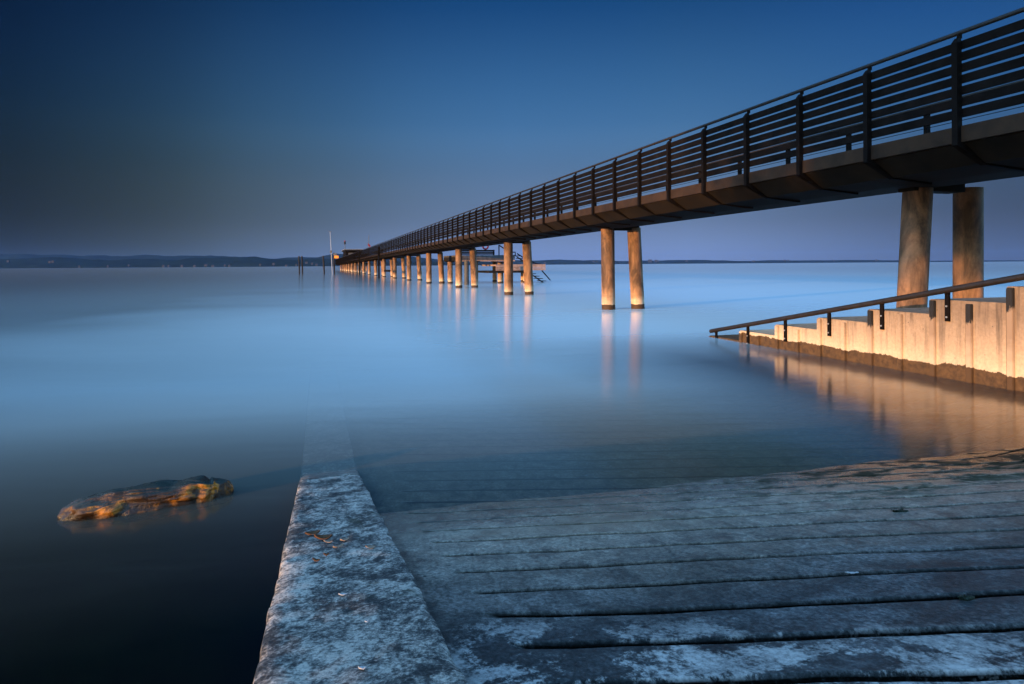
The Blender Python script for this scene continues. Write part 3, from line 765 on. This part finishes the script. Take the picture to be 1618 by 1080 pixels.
mb = MB(); vs, fs = [], []
for i in range(7):
    for k in range(4):
        vs.append(c + Vector((-.1 + 0.07 * i, 0.05 * math.sin(i * 1.4 + k * .4), 2.72 - .11 * k - .06 * i)))
for i in range(6):
    for k in range(3): fs.append((i * 4 + k, i * 4 + k + 1, (i + 1) * 4 + k + 1, (i + 1) * 4 + k))
mb.poly(vs, fs); o = mb.build("cloth", 'red', root)
sm = o.modifiers.new("thickness", 'SOLIDIFY'); sm.thickness = 0.01

# ------------------------------------------------------------------ houses on the far shores
def house(px, py, Y, w, hgt, label, flat=False, group="pale houses along the far shore"):
    x, y, z = hz(px, py, Y)
    root = thing("house", (x, y, z), label, "house", group)
    mb = MB(); mb.box(x - w / 2, x + w / 2, y, y + 10, z - 6, z + hgt); mb.build("wall", 'house', root)
    mb = MB()
    if flat: mb.box(x - w / 2 - .4, x + w / 2 + .4, y - .4, y + 10.4, z + hgt, z + hgt + .8)
    else:
        g = w * .22
        mb.poly([(x - w / 2 - .5, y - .5, z + hgt), (x + w / 2 + .5, y - .5, z + hgt), (x + w / 2 + .5, y + 10.5, z + hgt), (x - w / 2 - .5, y + 10.5, z + hgt), (x - w / 2 - .5, y + 5, z + hgt + g), (x + w / 2 + .5, y + 5, z + hgt + g)],
                [(0, 1, 5, 4), (2, 3, 4, 5), (1, 2, 5), (3, 0, 4), (0, 3, 2, 1)])
    mb.build("roof", 'roof', root)
HL = "small pale house among the trees on the far left shore"
HR = "small pale house on the far shore right of the pier"
for (x, y) in ((12, 412.5), (78, 413.8), (83, 413.2), (125, 421), (170, 420.5), (203, 418.8), (258, 420.5), (266, 420), (287, 420.6), (307, 420.3), (325, 419), (336, 420.5), (355, 419), (362, 420), (411, 418.2), (432, 417), (452, 419.5), (468, 418.2), (484, 415), (493, 416.5), (500, 418)):
    house(x, y, 4150, random.uniform(9, 18), random.uniform(4, 7), HL)
for (x, y) in ((938, 413.2), (943, 413.4), (1040, 412.6), (1085, 412.4), (1191, 412.6), (1240, 411.4), (1246, 411.4), (1318, 411.6), (1385, 411.3), (861, 415.2)):
    house(x, y, 8150, random.uniform(14, 30), random.uniform(4, 7), HR)
house(1027, 413.5, 8140, 44, 28, "pale apartment block on the far shore, left and larger one of two", True, None)
house(1036.5, 413.3, 8140, 30, 24, "pale apartment block on the far shore, right and smaller one of two", True, None)

# ------------------------------------------------------------------ rock, leaves, small things in front
def build_rock():
    c = Vector((-2.13, 3.99, -0.03)); ax = Vector((0.882, 0.471, 0)); ay = Vector((-0.471, 0.882, 0))
    bm = bmesh.new(); bmesh.ops.create_icosphere(bm, subdivisions=6, radius=1.0)
    for v in bm.verts:
        p = v.co.copy()
        # blocky section: steep lobed front, flat wet top
        sx = math.copysign(abs(p.x) ** 0.8, p.x); sy = math.copysign(abs(p.y) ** 0.7, p.y); sz = math.copysign(abs(p.z) ** 0.55, p.z)
        q = Vector((sx * .445, sy * .095, sz * .15))
        lobe = abs(math.sin((p.x + .08 * noise.noise(p * 1.7)) * 4.6 + 0.9))          # four rounded lobes split by clefts
        cleft = (1 - lobe) ** 2.2
        front = max(0, -p.y)
        q.y += front * (0.035 * cleft - 0.03)
        q.z += max(0, p.z) * (0.028 * noise.noise(Vector((p.x * 3.1, p.y * 1.2, 4))) - 0.005 * cleft)
        nrm = p.normalized()
        r = 0.038 * noise.noise(p * 2.2) + 0.016 * noise.noise(p * 5.3) + 0.006 * noise.noise(p * 13) + 0.003 * noise.noise(p * 27)
        q += Vector((nrm.x, nrm.y, nrm.z * .35)) * r
        if p.x > 0.72: q.z += 0.03 * max(0, p.z)
        if p.x < -0.6: q.z -= 0.05 * max(0, p.z) * (-p.x - .6) / .4
        v.co = ax * q.x + ay * q.y + Vector((0, 0, q.z))
    me = bpy.data.meshes.new("rock"); bm.to_mesh(me); bm.free(); me.materials.append(M['rock']); me.shade_smooth()
    o = bpy.data.objects.new("rock", me); COL.objects.link(o); o.location = c
    tag(o, "long low ochre rock with algae breaking the water left of the kerb", "rock")
build_rock()
def on_slope(px, py, delta):
    f = 1079.0; xc = (px - 809) / f; yc = -(py - 418) / f
    d = Vector((xc + rho * yc, 1, yc - rho * xc))
    t = (0.1857 * 4.79 - delta - CAM_H) / (d.z + 0.1857 * d.dot(UK))
    return Vector((0, 0, CAM_H)) + d * t
def leaf(px, py, ln, wd, rot, curl, mat, name, label, cat, group, delta=0.0):
    c = on_slope(px, py, delta) + Vector((0, 0, 0.004))
    mb = MB(); vs, fs = [], []
    nx, ny = 9, 5
    ca, sa = math.cos(rot), math.sin(rot)
    for i in range(nx):
        t = i / (nx - 1) * 2 - 1
        w = wd * (1 - t * t) ** 0.7 + 0.0008
        for k in range(ny):
            s = k / (ny - 1) * 2 - 1
            x, y = t * ln / 2, s * w / 2
            z = curl * (t * t * 0.6 + s * s * 0.5 * abs(1 - t * .4)) + 0.003 * noise.noise(Vector((t * 3, s * 3, px)))
            vs.append(c + Vector((x * ca - y * sa, x * sa + y * ca, z + 0.001)))
    for i in range(nx - 1):
        for k in range(ny - 1): fs.append((i * ny + k, i * ny + k + 1, (i + 1) * ny + k + 1, (i + 1) * ny + k))
    mb.poly(vs, fs); o = mb.build(name, mat, loc=c, smooth=True)
    sm = o.modifiers.new("thickness", 'SOLIDIFY'); sm.thickness = 0.0015
    tag(o, label, cat, group)
G = "dry leaves on the kerb"
leaf(494, 846, 0.055, 0.03, 0.5, 0.010, 'leaf', "dry_leaf", "curled brown dry leaf farthest up the kerb, near its left side", "leaf", G)
leaf(511, 854, 0.062, 0.034, 0.2, 0.016, 'leaf', "dry_leaf", "largest curled brown dry leaf, in the middle of the kerb's leaf cluster", "leaf", G)
leaf(545, 856, 0.034, 0.018, 0.6, 0.007, 'leafpale', "dry_leaf", "small tan dry leaf right of the largest curled leaf", "leaf", G)
leaf(519, 859, 0.035, 0.014, -0.1, 0.006, 'leafpale', "dry_leaf", "flat pale leaf fragment directly below the largest curled leaf", "leaf", G)
leaf(535, 867, 0.040, 0.012, 0.7, 0.008, 'leafpale', "dry_leaf", "narrow pale leaf fragment lying aslant below the small tan leaf", "leaf", G)
leaf(586, 868, 0.034, 0.02, 0.1, 0.007, 'leafpale', "dry_leaf", "pale ring shaped leaf alone near the kerb's right edge", "leaf", G)
leaf(516, 880, 0.018, 0.012, 0.3, 0.008, 'leaf', "dry_leaf", "tiny dark leaf crumb near the middle, below the leaf cluster", "leaf", G)
leaf(500, 889, 0.026, 0.012, -0.2, 0.008, 'leaf', "dry_leaf", "small reddish leaf nearest the camera on the kerb", "leaf", G)
leaf(542, 943, 0.022, 0.009, 0.2, 0.004, 'chip', "shell_chip", "white shell chip in the middle of the kerb, nearest the leaf cluster", "shell chip", "shell chips on the concrete")
leaf(580, 985, 0.008, 0.006, 0.2, 0.002, 'chip', "shell_chip", "tiny white shell speck on the kerb right of the middle", "shell chip", "shell chips on the concrete")
leaf(573, 1061, 0.016, 0.008, 0.1, 0.004, 'chip', "shell_chip", "white shell chip at the bottom edge of the picture on the kerb", "shell chip", "shell chips on the concrete")
leaf(1346, 908, 0.045, 0.010, 0.0, 0.004, 'chip', "shell_chip", "flat white sliver lying alone on the slipway", "shell chip", "shell chips on the concrete", 0.17)
def clump(px, py, r, name, label, cat, mat, hgt):
    c = on_slope(px, py, 0.17)
    mb = MB()
    for i in range(70):
        t = random.uniform(0, 6.28); q = r * math.sqrt(random.random())
        b = c + Vector((q * math.cos(t) * 1.5, q * math.sin(t) * .7, -0.005 - .1857 * (q * math.sin(t) * .7) * .96 ))
        d = Vector((random.uniform(-1, 1), random.uniform(-1, 1), random.uniform(.1, .6))).normalized() * random.uniform(.3, 1) * hgt * 2
        s = d.cross(Vector((0, 0, 1))).normalized() * random.uniform(.003, .008)
        up = Vector((0, 0, hgt * random.uniform(.4, 1)))
        mb.poly([b - s, b + s, b + d * .5 + up + s, b + d * .5 + up - s, b + d + up * .3], [(0, 1, 2, 3), (3, 2, 4)])
    o = mb.build(name, mat, loc=c); tag(o, label, cat)
clump(1423, 808, 0.022, "weed_clump", "larger dark clump of washed up weed on the wet slipway", "weed", 'weed', 0.010)
clump(1395, 807, 0.017, "weed_clump", "smaller dark clump of weed just left of the larger clump on the slipway", "weed", 'weed', 0.005)
clump(1528, 945, 0.011, "weed_clump", "small black tuft of weed on the dry part of the slipway near a groove", "weed", 'weed', 0.008)

# ------------------------------------------------------------------ unseen tree added behind the camera to shade the landward end of the pier
def build_shade_tree():
    q = Vector((0.671, -0.741, 0)); s = Vector((SUN_DIR.x, SUN_DIR.y, 0))
    c = s * 25 + q * 0.6
    root = thing("added_shade_tree", (c.x, c.y, 0.5), "unseen broad leafy tree added behind the camera to shade the pier", "tree")
    rnd = random.Random(3)
    mb = MB()
    mb.tube([c + Vector((0, 0, .3)), c + Vector((.1, 0, 2)), c + Vector((.0, .1, 4.5)), c + Vector((.1, .1, 7.5)), c + Vector((0, 0, 10))], [.45, .36, .3, .2, .06], 12)
    for i in range(14):
        t = i * 2.4; z0 = 4.2 + .35 * i; r = 5.5 - .25 * i
        e = c + Vector((math.cos(t) * r, math.sin(t) * r, z0 + 1.6))
        mb.tube([c + Vector((0, 0, z0)), c.lerp(e, .5) + Vector((0, 0, z0 * .5 + .3)), e], [.14, .09, .03], 7)
    smooth_by_angle(mb.build("trunk", 'soffit', root))
    mb = MB()
    for k in range(900):
        while True:
            u = Vector((rnd.uniform(-1, 1), rnd.uniform(-1, 1), rnd.uniform(-1, 1)))
            if 0.2 < u.length < 1 and u.z > -0.76: break
        h = c + Vector((u.x * 8.4, u.y * 8.4, 8.1 + u.z * 5.2))
        for m in range(40):
            p = h + Vector((rnd.gauss(0, .42), rnd.gauss(0, .42), rnd.gauss(0, .32)))
            a = Vector((rnd.uniform(-1, 1), rnd.uniform(-1, 1), rnd.uniform(-1, 1))).normalized() * .15
            b = a.cross(Vector((rnd.uniform(-1, 1), rnd.uniform(-1, 1), rnd.uniform(-1, 1)))).normalized() * .09
            mb.poly([p - a, p + b, p + a, p - b], [(0, 1, 2, 3)])
    mb.build("crown", 'foliage', root)
M['foliage'] = mat_simple("shade tree foliage", (0.06, 0.08, 0.03), 0.6, 0.3, 2.0, bump=0.0)
build_shade_tree()

# ------------------------------------------------------------------ evening haze over the lake
def build_haze():
    m, t = material("evening haze"); n = N(t)
    v = n.node("ShaderNodeVolumePrincipled", {"Color": (0.13, 0.29, 0.68, 1), "Density": 0.000026, "Anisotropy": 0.0}).outputs[0]
    n.node("ShaderNodeOutputMaterial", {1: v})
    mb = MB(); mb.box(-9500, 9500, -200, 9600, -3.7, 150)
    tag(mb.build("haze", m), kind='stuff')
build_haze()
